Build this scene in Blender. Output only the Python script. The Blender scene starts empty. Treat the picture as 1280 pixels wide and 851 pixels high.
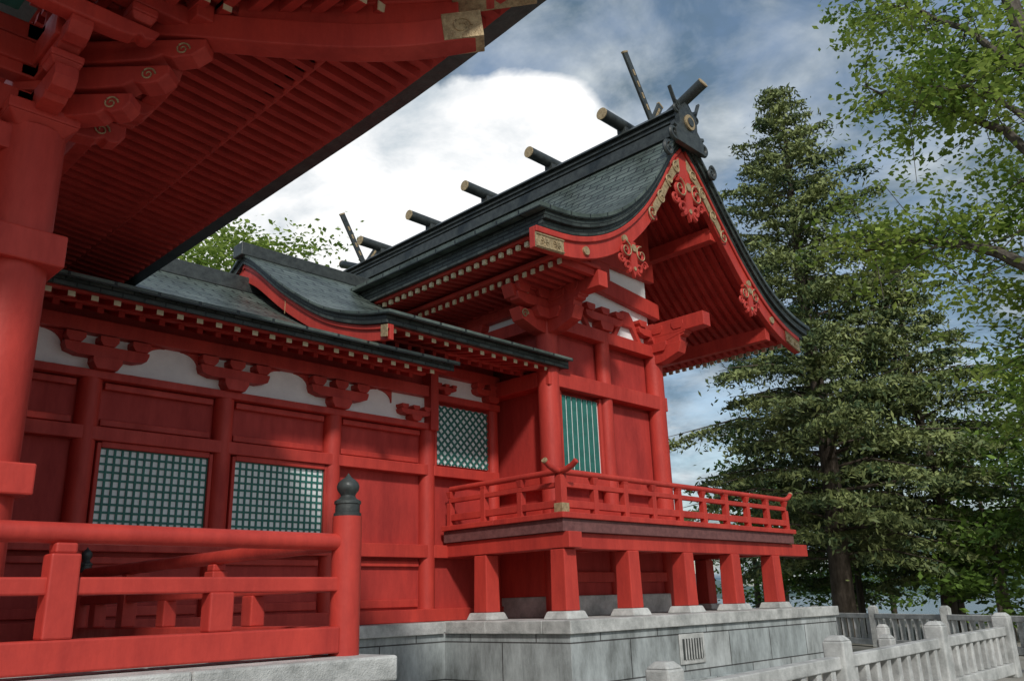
import bpy, math, random
import numpy as np
from mathutils import Vector, Matrix
random.seed(7); rng=np.random.default_rng(7)
ZO=1.6   # eye height; every z below is relative to the eye
sc=bpy.context.scene

# ---------------------------------------------------------------- materials
def newmat(name):
    m=bpy.data.materials.new(name); m.use_nodes=True
    nt=m.node_tree; b=nt.nodes['Principled BSDF']
    return m,nt,b
def mat(name,col,col2=None,rough=.5,nscale=3,bump=.0,bscale=40,spec=.4,metal=0,streak=False):
    m,nt,b=newmat(name)
    b.inputs['Roughness'].default_value=rough
    b.inputs['Specular IOR Level'].default_value=spec
    b.inputs['Metallic'].default_value=metal
    tc=nt.nodes.new('ShaderNodeTexCoord')
    src=tc.outputs['Object']
    if streak:
        mp=nt.nodes.new('ShaderNodeMapping'); mp.inputs['Scale'].default_value=(1,1,.25)
        nt.links.new(src,mp.inputs['Vector']); src=mp.outputs[0]
    n=nt.nodes.new('ShaderNodeTexNoise'); n.inputs['Scale'].default_value=nscale; n.inputs['Detail'].default_value=6; n.inputs['Roughness'].default_value=.72
    nt.links.new(src,n.inputs['Vector'])
    r=nt.nodes.new('ShaderNodeValToRGB'); r.color_ramp.elements[0].position=.33; r.color_ramp.elements[1].position=.64
    c2=col2 or tuple(c*.75 for c in col)
    r.color_ramp.elements[0].color=(*c2,1); r.color_ramp.elements[1].color=(*col,1)
    nt.links.new(n.outputs['Fac'],r.inputs[0]); nt.links.new(r.outputs[0],b.inputs['Base Color'])
    if streak:
        mr=nt.nodes.new('ShaderNodeMapRange'); mr.inputs[1].default_value=.3; mr.inputs[2].default_value=.7; mr.inputs[3].default_value=min(1,rough+.18); mr.inputs[4].default_value=rough-.08
        nt.links.new(n.outputs['Fac'],mr.inputs[0]); nt.links.new(mr.outputs[0],b.inputs['Roughness'])
    if bump:
        n2=nt.nodes.new('ShaderNodeTexNoise'); n2.inputs['Scale'].default_value=bscale; n2.inputs['Detail'].default_value=3
        nt.links.new(tc.outputs['Object'],n2.inputs['Vector'])
        bp=nt.nodes.new('ShaderNodeBump'); bp.inputs['Strength'].default_value=bump; bp.inputs['Distance'].default_value=.02
        nt.links.new(n2.outputs['Fac'],bp.inputs['Height']); nt.links.new(bp.outputs[0],b.inputs['Normal'])
    return m
RED=mat('vermilion_paint',(.54,.056,.040),(.36,.033,.026),.48,2.4,.16,18,.3,streak=True)
RED2=mat('vermilion_wall',(.48,.050,.040),(.29,.028,.025),.55,1.7,.2,14,.28,streak=True)
REDD=mat('vermilion_soffit',(.52,.054,.042),(.37,.037,.030),.62,2.5,.1,20,.2)
WHITE=mat('plaster_white',(.90,.91,.91),(.80,.81,.82),.8,3,.1,60)
CREAM=mat('cream_tip',(.74,.65,.45),(.58,.49,.31),.5,8)
GOLD=mat('gilt_metal',(.52,.40,.23),(.24,.17,.09),.5,14,.5,60,.4,.25)
BLACK=mat('black_metal',(.024,.028,.028),(.060,.070,.067),.42,6,.2,30,.5)
TEAL=mat('teal_paint',(.03,.18,.15),(.02,.12,.10),.5,6)
PANE=mat('lattice_backing',(.86,.89,.89),(.74,.78,.79),.6,5)
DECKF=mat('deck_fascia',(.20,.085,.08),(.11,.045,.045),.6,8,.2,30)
BARK=mat('bark',(.15,.12,.095),(.05,.04,.03),.9,6,.8,14,.2,streak=True)
BARKL=mat('bark_grey',(.15,.13,.11),(.05,.043,.036),.9,6,.6,14,.2)
GRAN=mat('granite',(.60,.61,.59),(.28,.29,.28),.8,2.4,.5,80,.3)

def multnoise(nt,colsock,lo,hi,scale,rough=.75,detail=6,zs=1):
    tc=nt.nodes.new('ShaderNodeTexCoord')
    n=nt.nodes.new('ShaderNodeTexNoise'); n.inputs['Scale'].default_value=scale; n.inputs['Detail'].default_value=detail; n.inputs['Roughness'].default_value=rough
    mp=nt.nodes.new('ShaderNodeMapping'); mp.inputs['Scale'].default_value=(1,1,zs); nt.links.new(tc.outputs['Object'],mp.inputs[0]); nt.links.new(mp.outputs[0],n.inputs['Vector'])
    r=nt.nodes.new('ShaderNodeValToRGB'); r.color_ramp.elements[0].position=.33; r.color_ramp.elements[1].position=.67
    r.color_ramp.elements[0].color=(lo,lo,lo*.97,1); r.color_ramp.elements[1].color=(hi,hi,hi,1)
    nt.links.new(n.outputs['Fac'],r.inputs[0])
    mx=nt.nodes.new('ShaderNodeMix'); mx.data_type='RGBA'; mx.blend_type='MULTIPLY'; mx.inputs[0].default_value=1
    nt.links.new(colsock,mx.inputs[6]); nt.links.new(r.outputs[0],mx.inputs[7]); return mx.outputs[2]
def brickmat(name,c1,c2,mo,bw,rh,ms,lo,hi,rough,nscale,spec=.4,finebump=0,zs=1):
    m,nt,b=newmat(name); b.inputs['Roughness'].default_value=rough; b.inputs['Specular IOR Level'].default_value=spec
    tc=nt.nodes.new('ShaderNodeTexCoord')
    br=nt.nodes.new('ShaderNodeTexBrick'); br.offset=.5
    br.inputs['Scale'].default_value=1; br.inputs['Brick Width'].default_value=bw; br.inputs['Row Height'].default_value=rh
    br.inputs['Mortar Size'].default_value=ms; br.inputs['Mortar Smooth'].default_value=.3
    br.inputs['Color1'].default_value=(*c1,1); br.inputs['Color2'].default_value=(*c2,1); br.inputs['Mortar'].default_value=(*mo,1)
    nt.links.new(tc.outputs['UV'],br.inputs['Vector'])
    nt.links.new(multnoise(nt,br.outputs['Color'],lo,hi,nscale,zs=zs),b.inputs['Base Color'])
    bp=nt.nodes.new('ShaderNodeBump'); bp.invert=True; bp.inputs['Strength'].default_value=.8; bp.inputs['Distance'].default_value=.02
    nt.links.new(br.outputs['Fac'],bp.inputs['Height'])
    if finebump:
        n2=nt.nodes.new('ShaderNodeTexNoise'); n2.inputs['Scale'].default_value=finebump; n2.inputs['Detail'].default_value=3
        nt.links.new(tc.outputs['Object'],n2.inputs['Vector'])
        b2=nt.nodes.new('ShaderNodeBump'); b2.inputs['Strength'].default_value=.35; b2.inputs['Distance'].default_value=.01
        nt.links.new(n2.outputs['Fac'],b2.inputs['Height']); nt.links.new(bp.outputs[0],b2.inputs['Normal']); nt.links.new(b2.outputs[0],b.inputs['Normal'])
    else: nt.links.new(bp.outputs[0],b.inputs['Normal'])
    return m
GRB=brickmat('granite_blocks',(.32,.36,.365),(.45,.48,.48),(.09,.09,.09),1.55,.62,.012,.42,1.2,.8,2.0,.3,70,zs=.35)
ROOF=brickmat('roof_shingles',(.064,.086,.074),(.108,.134,.118),(.012,.016,.015),.6,.21,.024,.42,1.45,.38,1.3,.55)
EDGE=brickmat('roof_edge_layers',(.026,.034,.031),(.060,.072,.066),(.006,.007,.007),.3,.075,.010,.5,1.5,.45,2.5,.45)
def leafmat(name,dark,light,scale=.5,trans=.35):
    m,nt,b=newmat(name); b.inputs['Roughness'].default_value=.55; b.inputs['Specular IOR Level'].default_value=.25
    g=nt.nodes.new('ShaderNodeNewGeometry'); n=nt.nodes.new('ShaderNodeTexNoise'); n.inputs['Scale'].default_value=scale; n.inputs['Detail'].default_value=1
    nt.links.new(g.outputs['Position'],n.inputs['Vector'])
    ma=nt.nodes.new('ShaderNodeMath'); ma.operation='MULTIPLY_ADD'; ma.inputs[1].default_value=.4
    nt.links.new(g.outputs['Random Per Island'],ma.inputs[0])
    mb=nt.nodes.new('ShaderNodeMath'); mb.operation='MULTIPLY_ADD'; mb.inputs[1].default_value=1.8; mb.inputs[2].default_value=-.55
    nt.links.new(n.outputs['Fac'],mb.inputs[0]); nt.links.new(mb.outputs[0],ma.inputs[2])
    r=nt.nodes.new('ShaderNodeValToRGB'); r.color_ramp.elements[0].position=.15; r.color_ramp.elements[1].position=.85
    r.color_ramp.elements[0].color=(*dark,1); r.color_ramp.elements[1].color=(*light,1)
    nt.links.new(ma.outputs[0],r.inputs[0]); nt.links.new(r.outputs[0],b.inputs['Base Color'])
    if trans:
        t=nt.nodes.new('ShaderNodeBsdfTranslucent'); nt.links.new(r.outputs[0],t.inputs['Color'])
        mx=nt.nodes.new('ShaderNodeMixShader'); mx.inputs[0].default_value=trans
        nt.links.new(b.outputs[0],mx.inputs[1]); nt.links.new(t.outputs[0],mx.inputs[2])
        nt.links.new(mx.outputs[0],nt.nodes['Material Output'].inputs[0])
    return m
LCON=leafmat('conifer_needles',(.035,.07,.030),(.24,.28,.10),.9,0)
LDEC=leafmat('maple_leaves',(.11,.20,.03),(.38,.49,.11),.9,.45)
LBAK=leafmat('forest_leaves',(.035,.08,.02),(.20,.32,.055),.4,.35)

# ---------------------------------------------------------------- mesh builder
def empty(name,loc=(0,0,0)):
    e=bpy.data.objects.new(name,None); sc.collection.objects.link(e); e.empty_display_size=.3
    return e
class P:
    def __init__(s,name,parent,m,bevel=0,smooth=False):
        s.n=name;s.p=parent;s.m=m;s.b=bevel;s.sm=smooth;s.v=[];s.f=[];s.uv=[]
    def add(s,vs,fs,uvs=None):
        o=len(s.v); s.v+= [tuple(v) for v in vs]
        for i,f in enumerate(fs):
            s.f.append([o+k for k in f])
            if uvs and uvs[i] is not None: s.uv.append(uvs[i])
            else: s.uv.append([(vs[k][0]+vs[k][1],vs[k][2]) for k in f])
    def box(s,x0,x1,y0,y1,z0,z1):
        v=[(x,y,z) for z in (z0,z1) for y in (y0,y1) for x in (x0,x1)]
        s.add(v,[(0,2,3,1),(4,5,7,6),(0,1,5,4),(2,6,7,3),(0,4,6,2),(1,3,7,5)])
    def cbox(s,cx,cy,z0,z1,wx,wy,tx=None,ty=None):
        tx=wx if tx is None else tx; ty=wy if ty is None else ty
        v=[(cx+a*wx/2,cy+b*wy/2,z0) for b in(-1,1) for a in (-1,1)]+[(cx+a*tx/2,cy+b*ty/2,z1) for b in(-1,1) for a in (-1,1)]
        s.add(v,[(0,2,3,1),(4,5,7,6),(0,1,5,4),(2,6,7,3),(0,4,6,2),(1,3,7,5)])
    def beam(s,p0,p1,w,h,up=(0,0,1)):
        s.loft([p0,p1],w,h,up)
    def loft(s,pts,w,h,up=(0,0,1)):
        pts=[Vector(p) for p in pts]; n=len(pts); v=[]
        for i,p in enumerate(pts):
            d=(pts[min(i+1,n-1)]-pts[max(i-1,0)]).normalized(); sd=d.cross(Vector(up)).normalized(); u=sd.cross(d)
            for a,b in ((-1,-1),(1,-1),(1,1),(-1,1)): v.append(p+sd*a*w/2+u*b*h/2)
        f=[(0,3,2,1),tuple(4*(n-1)+k for k in range(4))]
        for i in range(n-1):
            for k in range(4): j=(k+1)%4; f.append((4*i+k,4*i+j,4*i+4+j,4*i+4+k))
        s.add(v,f)
    def cyl(s,p0,p1,r0,r1=None,n=20,caps=True):
        r1=r0 if r1 is None else r1
        p0=Vector(p0);p1=Vector(p1);d=(p1-p0).normalized()
        a=Vector((0,0,1)) if abs(d.z)<.9 else Vector((1,0,0)); sx=d.cross(a).normalized(); sy=sx.cross(d)
        v=[];f=[]
        for p,r in((p0,r0),(p1,r1)):
            for i in range(n):
                t=2*math.pi*i/n; v.append(p+sx*math.cos(t)*r+sy*math.sin(t)*r)
        for i in range(n): j=(i+1)%n; f.append((i,j,n+j,n+i))
        if caps: f.append(tuple(range(n))[::-1]); f.append(tuple(range(n,2*n)))
        s.add(v,f)
    def tube(s,pts,r0,r1,n=8):
        pts=[Vector(p) for p in pts]; N=len(pts); v=[]; f=[]
        for i,p in enumerate(pts):
            d=(pts[min(i+1,N-1)]-pts[max(i-1,0)]).normalized()
            a=Vector((0,0,1)) if abs(d.z)<.93 else Vector((1,0,0))
            if abs(d.y)<.3 and n==6: a=Vector((0,1,0))
            sx=d.cross(a).normalized(); sy=sx.cross(d); r=r0+(r1-r0)*i/(N-1)
            for k in range(n):
                t=2*math.pi*k/n; v.append(p+sx*math.cos(t)*r+sy*math.sin(t)*r)
        for i in range(N-1):
            for k in range(n): j=(k+1)%n; f.append((i*n+k,i*n+j,(i+1)*n+j,(i+1)*n+k))
        f.append(tuple(range(n))[::-1]); f.append(tuple(range((N-1)*n,N*n)))
        s.add(v,f)
    def lathe(s,c,prof,n=24):
        v=[];f=[]
        for r,z in prof:
            for i in range(n):
                t=2*math.pi*i/n; v.append((c[0]+r*math.cos(t),c[1]+r*math.sin(t),c[2]+z))
        for k in range(len(prof)-1):
            for i in range(n): j=(i+1)%n; f.append((k*n+i,k*n+j,(k+1)*n+j,(k+1)*n+i))
        f.append(tuple(range(n))[::-1]); f.append(tuple(range((len(prof)-1)*n,len(prof)*n)))
        s.add(v,f)
    def prism(s,pts,axis,a,b):
        n=len(pts)
        def mk(p,c): return (p[0],c,p[1]) if axis=='y' else ((c,p[0],p[1]) if axis=='x' else (p[0],p[1],c))
        v=[mk(p,a) for p in pts]+[mk(p,b) for p in pts]
        s.add(v,[tuple(range(n)),tuple(range(n,2*n))[::-1]]+[(i,n+i,n+(i+1)%n,(i+1)%n) for i in range(n)])
    def ribbon(s,path,t,axis,a,b,t2=None,off=0,seg=1):
        n=len(path); L=[0]
        for i in range(1,n): L.append(L[-1]+math.dist(path[i],path[i-1]))
        def mk(h,z,c): return (h,c,z) if axis=='y' else (c,h,z)
        tt=[t+( (t2-t)*i/(n-1) if t2 is not None else 0) for i in range(n)]
        v=[];f=[];u=[]
        for c in(a,b):
            v+=[mk(p[0],p[1]-off,c) for p in path]; v+=[mk(p[0],p[1]-off-tt[i],c) for i,p in enumerate(path)]
        for i in range(n-1):
            f.append((i,i+1,2*n+i+1,2*n+i)); u.append([(a,L[i]),(a,L[i+1]),(b,L[i+1]),(b,L[i])])
            f.append((n+i+1,n+i,3*n+i,3*n+i+1)); u.append([(a,L[i+1]),(a,L[i]),(b,L[i]),(b,L[i+1])])
            f.append((i+1,i,n+i,n+i+1)); u.append([(L[i+1],t),(L[i],t),(L[i],0),(L[i+1],0)])
            f.append((2*n+i,2*n+i+1,3*n+i+1,3*n+i)); u.append([(L[i],t),(L[i+1],t),(L[i+1],0),(L[i],0)])
        f.append((0,2*n,3*n,n)); u.append([(a,t),(b,t),(b,0),(a,0)])
        f.append((n-1,2*n-1,4*n-1,3*n-1)); u.append([(a,t),(a,0),(b,0),(b,t)])
        s.add(v,f,u)
    def done(s):
        me=bpy.data.meshes.new(s.n); me.from_pydata([(x,y,z+ZO) for x,y,z in s.v],[],s.f)
        uvl=me.uv_layers.new(name='UVMap'); fl=[c for f in s.uv for c in f]
        uvl.data.foreach_set('uv',np.array(fl,dtype=np.float32).ravel())
        me.materials.append(s.m); me.validate(); me.update()
        import bmesh
        bm=bmesh.new(); bm.from_mesh(me); bmesh.ops.recalc_face_normals(bm,faces=bm.faces); bm.to_mesh(me); bm.free()
        ob=bpy.data.objects.new(s.n,me); sc.collection.objects.link(ob)
        if s.p: ob.parent=s.p
        if s.sm:
            for p in me.polygons: p.use_smooth=True
            try: me.set_sharp_from_angle(angle=math.radians(40))
            except Exception: pass
        if s.b:
            md=ob.modifiers.new('bevel','BEVEL'); md.width=s.b; md.segments=2; md.limit_method='ANGLE'; md.angle_limit=math.radians(50); md.harden_normals=False
        return ob
parts=[]
def part(*a,**k):
    p=P(*a,**k); parts.append(p); return p
def interp(pts,n):
    out=[];N=len(pts)
    for i in range(N-1):
        p0=pts[max(i-1,0)];p1=pts[i];p2=pts[i+1];p3=pts[min(i+2,N-1)]
        for k in range(n):
            t=k/n
            out.append(tuple(.5*((2*b)+(-a+c)*t+(2*a-5*b+4*c-d)*t*t+(-a+3*b-3*c+d)*t**3) for a,b,c,d in zip(p0,p1,p2,p3)))
    out.append(tuple(pts[-1])); return out

ZP=-.285
# ================================================================= MAIN HALL (honden)
H=empty('shrine_main_hall')
red=part('wall_frame',H,RED,bevel=.012); wal=part('wall_panels',H,RED2,bevel=.01); wh=part('plaster',H,WHITE)
col=part('columns',H,RED,smooth=True); gold=part('gilt_fittings',H,GOLD,bevel=.006); blk=part('ridge',H,BLACK,bevel=.015)
cream=part('rafter_tips',H,CREAM); raf=part('rafters',H,REDD)
yh,xh=11.25,12.6; YE=21.15; XR=16.4
wal.box(xh+.12,XR-.12,yh+.12,YE-.12,ZP+.35,6.3)
for x in (xh,14.45,XR):
    col.cyl((x,yh,ZP),(x,yh,5.75),.23 if x!=14.45 else .17)
    col.cyl((x,YE,ZP),(x,YE,5.75),.2)
for y in (13.2,16.2,18.6): col.cyl((xh,y,ZP),(xh,y,5.75),.2)
def band(z0,z1,pr):
    red.box(xh-pr,XR+pr,yh-pr,yh+.14,z0,z1); red.box(xh-pr,xh+.14,yh+.14,YE,z0,z1)
band(4.22,4.55,.2); band(5.5,5.78,.16); band(1.5,1.8,.2); band(2.25,2.45,.1)
for x0,x1 in ((12.9,14.22),(14.68,16.15)):
    wal.box(x0,x1,yh+.07,yh+.13,4.62,5.42)
    wal.box(x0,x1,yh+.06,yh+.13,2.5,4.15)
tealw=part('window_bars',H,TEAL,bevel=.008); wp=part('window_backing',H,PANE)
wp.box(12.92,14.16,yh+.0,yh+.055,2.5,4.12)
for i in range(7): tealw.box(12.96+i*.17,13.08+i*.17,yh-.035,yh-.003,2.5,4.12)
red.box(12.84,12.92,yh-.07,yh+.1,2.45,4.2); red.box(14.16,14.24,yh-.07,yh+.1,2.45,4.2)
stn=part('foundation_stone',H,GRAN,bevel=.02); stn.box(xh-.1,XR+.3,yh-.12,YE,ZP,.1)
wal.box(xh-.02,XR+.02,yh+.0,yh+.119,.1,1.5)
red.box(xh-.1,XR+.1,yh-.08,yh-.003,.35,.55)
red.box(xh-.12,xh-.02,yh,12.7,.1,1.4)
# --- roof profile
xc=15.8
profL=interp([(0,10.78),(.5,10.28),(1.1,9.42),(1.8,8.58),(2.6,7.88),(3.4,7.42),(4.3,7.14),(5.35,7.04)],4)
profR=interp([(0,10.78),(.6,10.22),(1.4,9.32),(2.3,8.36),(3.2,7.62),(4.0,7.2),(4.7,6.98),(5.35,6.88)],4)
full=[(xc-u,z) for u,z in profL[::-1]]+[(xc+u,z) for u,z in profR[1:]]
Y0,Y1=9.35,23.1
roof=part('roof',H,ROOF,smooth=True); edg=part('roof_edge',H,EDGE,smooth=True)
roof.ribbon(full,.10,'y',Y0,Y1)
def inset(path,d): return [p for p in path if abs(p[0]-xc)<=5.36-d]
edg.ribbon(inset(full,.05),.17,'y',Y0+.05,Y1-.05,off=.101)
edg.ribbon(inset(full,.18),.16,'y',Y0+.12,Y1-.12,off=.272)
sof=inset(full,.3)
raf.ribbon(sof,.04,'y',Y0+.2,Y1-.2,off=.436)
y=Y0+.42
while y<Y1-.3:
    raf.ribbon([p for p in sof if abs(p[0]-xc)<4.95][::2],.12,'y',y,y+.11,off=.477)
    y+=.235
y=Y0+.42
zl=7.05-.477; zr=6.95-.477
while y<Y1-.3:
    cream.box(xc-5.0,xc-4.94,y+.01,y+.10,zl-.11,zl-.015); cream.box(xc+4.9,xc+4.96,y-.004,y+.114,zr-.11,zr)
    raf.box(xc-4.3,xc-3.2,y,y+.11,zl-.36,zl-.22); cream.box(xc-4.34,xc-4.3,y+.01,y+.10,zl-.35,zl-.25)
    y+=.235
red.box(xc-5.06,xc-4.94,Y0+.25,Y1-.3,zl,zl+.1)
red.box(xc-4.42,xc-4.3,Y0+.25,Y1-.3,zl-.215,zl-.13); red.box(xc-4.3,xc-3.2,Y0+.35,Y1-.3,zl-.215,zl-.14)
red.box(xc+4.9,xc+5.0,Y0+.25,Y1-.3,zr+.004,zr+.1)
for x,z,w in ((xh,5.98,.28),(XR,5.98,.3),(19.3,6.2,.2),(xc-1.2,8.1,.26),(xc+1.3,8.3,.26)):
    red.box(x-w/2,x+w/2,Y0+.3,YE,z,z+.34)
red.box(xc-.15,xc+.15,Y0+.3,YE,9.65,10.0)
bar=part('barge_boards',H,RED,bevel=.015)
bp=[p for p in full if abs(p[0]-xc)<4.9 or p[0]<xc]
bar.ribbon([p for p in bp if p[0]<=xc-.05],.42,'y',Y0+.16,Y0+.3,t2=.62,off=.44)
bar.ribbon([p for p in bp if p[0]>=xc+.05],.62,'y',Y0+.16,Y0+.3,t2=.42,off=.44)
bar.prism([(xc-.3,9.9),(xc,10.2),(xc+.3,9.9),(xc+.3,9.45),(xc,9.25),(xc-.3,9.45)],'y',Y0+.14,Y0+.3)
bar.ribbon([p for p in bp if p[0]<=xc-.05],.12,'y',Y0+.11,Y0+.158,off=.44)
bar.ribbon([p for p in bp if p[0]>=xc+.05],.12,'y',Y0+.11,Y0+.158,off=.44)
def along(path,a,b): return [p for p in path if a<=p[0]<=b]
gy0,gy1=Y0+.125,Y0+.158
gold.ribbon(along(full,10.4,11.25),.3,'y',gy0,gy1,off=.57)
gold.ribbon(along(full,19.9,20.7),.28,'y',gy0,gy1,off=.57)
gold.ribbon(along(full,14.2,15.7),.3,'y',gy0,gy1,off=.65)
gold.ribbon(along(full,15.9,17.4),.3,'y',gy0,gy1,off=.65)
def swirl(p,cx,cz,y,r,turn=1.6,dirn=1,w=.035,a0=0):
    pts=[]
    for i in range(22):
        t=i/21; a=a0+dirn*t*turn*2*math.pi; rr=r*(1-.82*t); pts.append((cx+rr*math.cos(a),y,cz+rr*math.sin(a)))
    p.tube(pts,w,w*.6,6)
def pz(x):
    for a,b in zip(full[:-1],full[1:]):
        if a[0]<=x<=b[0]: return a[1]+(b[1]-a[1])*(x-a[0])/(b[0]-a[0]+1e-9)
    return full[-1][1]
scr=part('gegyo_carvings',H,RED,smooth=True); gsw=part('gilt_scrolls',H,GOLD,smooth=True)
for i,x in enumerate((14.3,14.7,15.1,15.45,16.15,16.5,16.9,17.3)):
    swirl(gsw,x,pz(x)-.82,gy0-.01,.17,1.3,1 if i%2 else -1,.022,math.pi/2 if i%2 else -math.pi/2)
for x in (13.2,11.9,18.3,19.3): gold.cyl((x,gy0-.01,pz(x)-.74),(x,gy0+.05,pz(x)-.74),.09)
# flower boss with petals and a wavy vine on the end plates
def palmette(cx,s=1.0):
    cz=pz(cx)-.72
    gsw.cyl((cx,gy0-.02,cz),(cx,gy0,cz),.035*s,.035*s,10)
    for k in range(8):
        a=k*math.pi/4; gsw.tube([(cx+.05*s*math.cos(a),gy0-.005,cz+.05*s*math.sin(a)),(cx+.12*s*math.cos(a),gy0-.012,cz+.10*s*math.sin(a))],.016*s,.008,6)
def rim(xa,xb,zo):
    pts=[(p[0],gy0-.004,p[1]-zo) for p in along(full,xa,xb)]
    gsw.tube(pts,.016,.016,6)
for a,b,cs in ((10.4,11.25,(10.68,11.02)),(19.9,20.7,(20.15,20.45))):
    for c_ in cs: palmette(c_,.85)
    rim(a,b,.60); rim(a,b,.84)
def gegyo(x,z,s):
    y=Y0+.08
    scr.prism([(x-.10*s,z+.1*s),(x+.10*s,z+.1*s),(x+.14*s,z-.5*s),(x,z-.85*s),(x-.14*s,z-.5*s)],'y',y,y+.08)
    for sx in(-1,1):
        swirl(scr,x+sx*.3*s,z-.18*s,y+.04,.22*s,1.3,sx,.06*s,math.pi/2)
        swirl(scr,x+sx*.24*s,z-.58*s,y+.04,.16*s,1.3,-sx,.05*s,-math.pi/2)
        swirl(scr,x+sx*.46*s,z-.42*s,y+.04,.13*s,1.3,sx,.04*s,0)
        swirl(gsw,x+sx*.3*s,z-.18*s,y-.015,.22*s,1.3,sx,.016*s,math.pi/2)
    gsw.cyl((x,y-.03,z-.08*s),(x,y,z-.08*s),.10*s,.10*s,6)
    gsw.cyl((x,y-.02,z-.62*s),(x,y,z-.62*s),.05*s,.05*s,12)
gegyo(xc,9.3,1.15); gegyo(13.4,pz(13.4)-1.0,.85); gegyo(18.2,pz(18.2)-1.0,.85)
def under(x): return pz(x)-.5
wh.prism([(xh,5.79),(XR,5.79),(XR,min(under(XR),9.9))]+[(x,under(x)) for x in (15.8,15.2,14.5,14,13.5,13,12.6)],'y',yh+.05,yh+.12)
gb=part('gable_frame',H,RED,bevel=.02)
gb.prism([(xh-.5,6.55),(14.4,6.75),(XR+.3,6.55),(XR+.3,6.95),(14.4,7.15),(xh-.5,6.85)],'y',yh-.12,yh+.045)
gb.box(14.1,14.8,yh-.118,yh+.04,7.12,7.5); gb.box(14.3,14.6,yh-.1,yh+.04,7.5,8.4)
gb.prism([(12.9,7.5),(16.6,7.5),(16.6,8.0),(13.6,8.0)],'y',yh-.11,yh+.046)
gb.prism([(14.0,8.02),(16.6,8.02),(16.6,9.2),(15.0,9.2)],'y',yh-.04,yh+.046)
def bracket_y(p,x,y,z,s=1.0,d=.22):
    a=y-d/2;b=y+d/2
    p.prism([(x-.14*s,z),(x+.14*s,z),(x+.2*s,z+.1*s),(x+.2*s,z+.17*s),(x-.2*s,z+.17*s),(x-.2*s,z+.1*s)],'y',a-.05*s,b+.05*s)
    arm=[(x-.58*s,z+.30*s),(x-.55*s,z+.22*s),(x-.40*s,z+.175*s),(x+.40*s,z+.175*s),(x+.55*s,z+.22*s),(x+.58*s,z+.30*s),(x+.58*s,z+.34*s),(x-.58*s,z+.34*s)]
    p.prism(arm,'y',a,b)
    for dx in(-.45,0,.45):
        q=x+dx*s
        p.prism([(q-.08*s,z+.342*s),(q+.08*s,z+.342*s),(q+.13*s,z+.41*s),(q+.13*s,z+.48*s),(q-.13*s,z+.48*s),(q-.13*s,z+.41*s)],'y',a-.03*s,b+.03*s)
def bracket_x(p,x,y,z,s=1.0,d=.22):
    q=P('t',None,None); bracket_y(q,y,x,z+.003,s*1.004,d)
    p.add([(v[1],v[0],v[2]) for v in q.v],q.f)
brk=part('bracket_sets',H,RED,bevel=.01)
for x in (xh,14.45,XR): bracket_y(brk,x,yh-.05,5.79,1.15); 
for y_ in (yh,13.2,14.7,16.2,18.6): bracket_x(brk,xh-.05,y_,5.79,1.15)
for x in (xh,XR):
    bracket_x(brk,x,yh-.3,5.6,1.3,.26)
    brk.prism([(yh-.95,6.0),(yh-.9,5.75),(yh-.5,5.55),(yh,5.5),(yh,6.0)],'x',x-.137,x+.137)
bracket_y(brk,xh-.3,yh-.1,5.6,1.3,.255)
for dz in (0,.45):
    brk.prism([(xh-.95-dz*.5,5.75+dz),(xh-.85-dz*.5,5.5+dz),(xh-.4,5.35+dz),(xh,5.3+dz),(xh,5.75+dz)],'y',yh-.15,yh+.15)
    brk.prism([(yh-.95-dz*.5,5.753+dz),(yh-.85-dz*.5,5.5+dz),(yh-.4,5.35+dz),(yh,5.304+dz),(yh,5.753+dz)],'x',xh-.145,xh+.145)
    brk.prism([(yh-.95-dz*.5,5.75+dz),(yh-.85-dz*.5,5.5+dz),(yh-.4,5.35+dz),(yh,5.3+dz),(yh,5.75+dz)],'x',XR-.145,XR+.145)
for k in range(2):
    swirl(gsw,xh-.8,5.62+.45*k,yh-.17,.1,w=.015)
for cx in (13.5,15.4):
    gb.prism([(cx-.55,5.8),(cx-.42,5.8),(cx-.2,6.12),(cx+.2,6.12),(cx+.42,5.8),(cx+.55,5.8),(cx+.25,6.35),(cx+.12,6.5),(cx-.12,6.5),(cx-.25,6.35)],'y',yh-.06,yh+.045)
wh.box(xh-.0,xh+.115,yh+.2,YE,5.79,6.3)
# --- ridge
rz=10.7
blk.box(xc-.42,xc+.42,Y0+.1,Y1-.1,rz-.25,rz+.05)
blk.box(xc-.30,xc+.30,Y0+.02,Y1-.02,rz+.05,rz+.42)
blk.box(xc-.36,xc+.36,Y0+.0,Y1+.0,rz+.14,rz+.19); blk.box(xc-.36,xc+.36,Y0+.0,Y1+.0,rz+.28,rz+.33)
blk.prism([(xc-.42,rz+.42),(xc+.42,rz+.42),(xc+.3,rz+.55),(xc,rz+.6),(xc-.3,rz+.55)],'y',Y0-.1,Y1+.1)
logs=part('katsuogi_logs',H,BLACK,smooth=True)
for y in (11.0,13.5,16.05,18.6,21.15):
    logs.cyl((xc-1.05,y,rz+.78),(xc+1.05,y,rz+.78),.155,n=20)
    gold.cyl((xc-1.08,y,rz+.78),(xc-1.05,y,rz+.78),.158); gold.cyl((xc+1.05,y,rz+.78),(xc+1.09,y,rz+.78),.16)
    blk.box(xc-.3,xc+.3,y-.13,y+.13,rz+.5,rz+.7)
def chigi(y,l=1.0):
    for sx,dy,L in ((-1,0,1.95),(1,.16,1.1)):
        d=Vector((sx*.52,0,.86)); p0=Vector((xc-sx*.15,y+dy,rz+.2)); p1=p0+d*(L+.3)
        blk.beam(p0,p1,.2,.07,(0,1,0) )
        for k in range(4):
            c=p0+d*(.75+.3*k*L/1.95)
            if (c-p0).length<L: gold.beam(c-Vector((0,.042,0)),c+d*.16-Vector((0,.042,0)),.07,.012,(0,1,0))
        gold.beam(p1,p1+d*.05,.21,.08,(0,1,0))
chigi(10.2); chigi(22.3)
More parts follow.
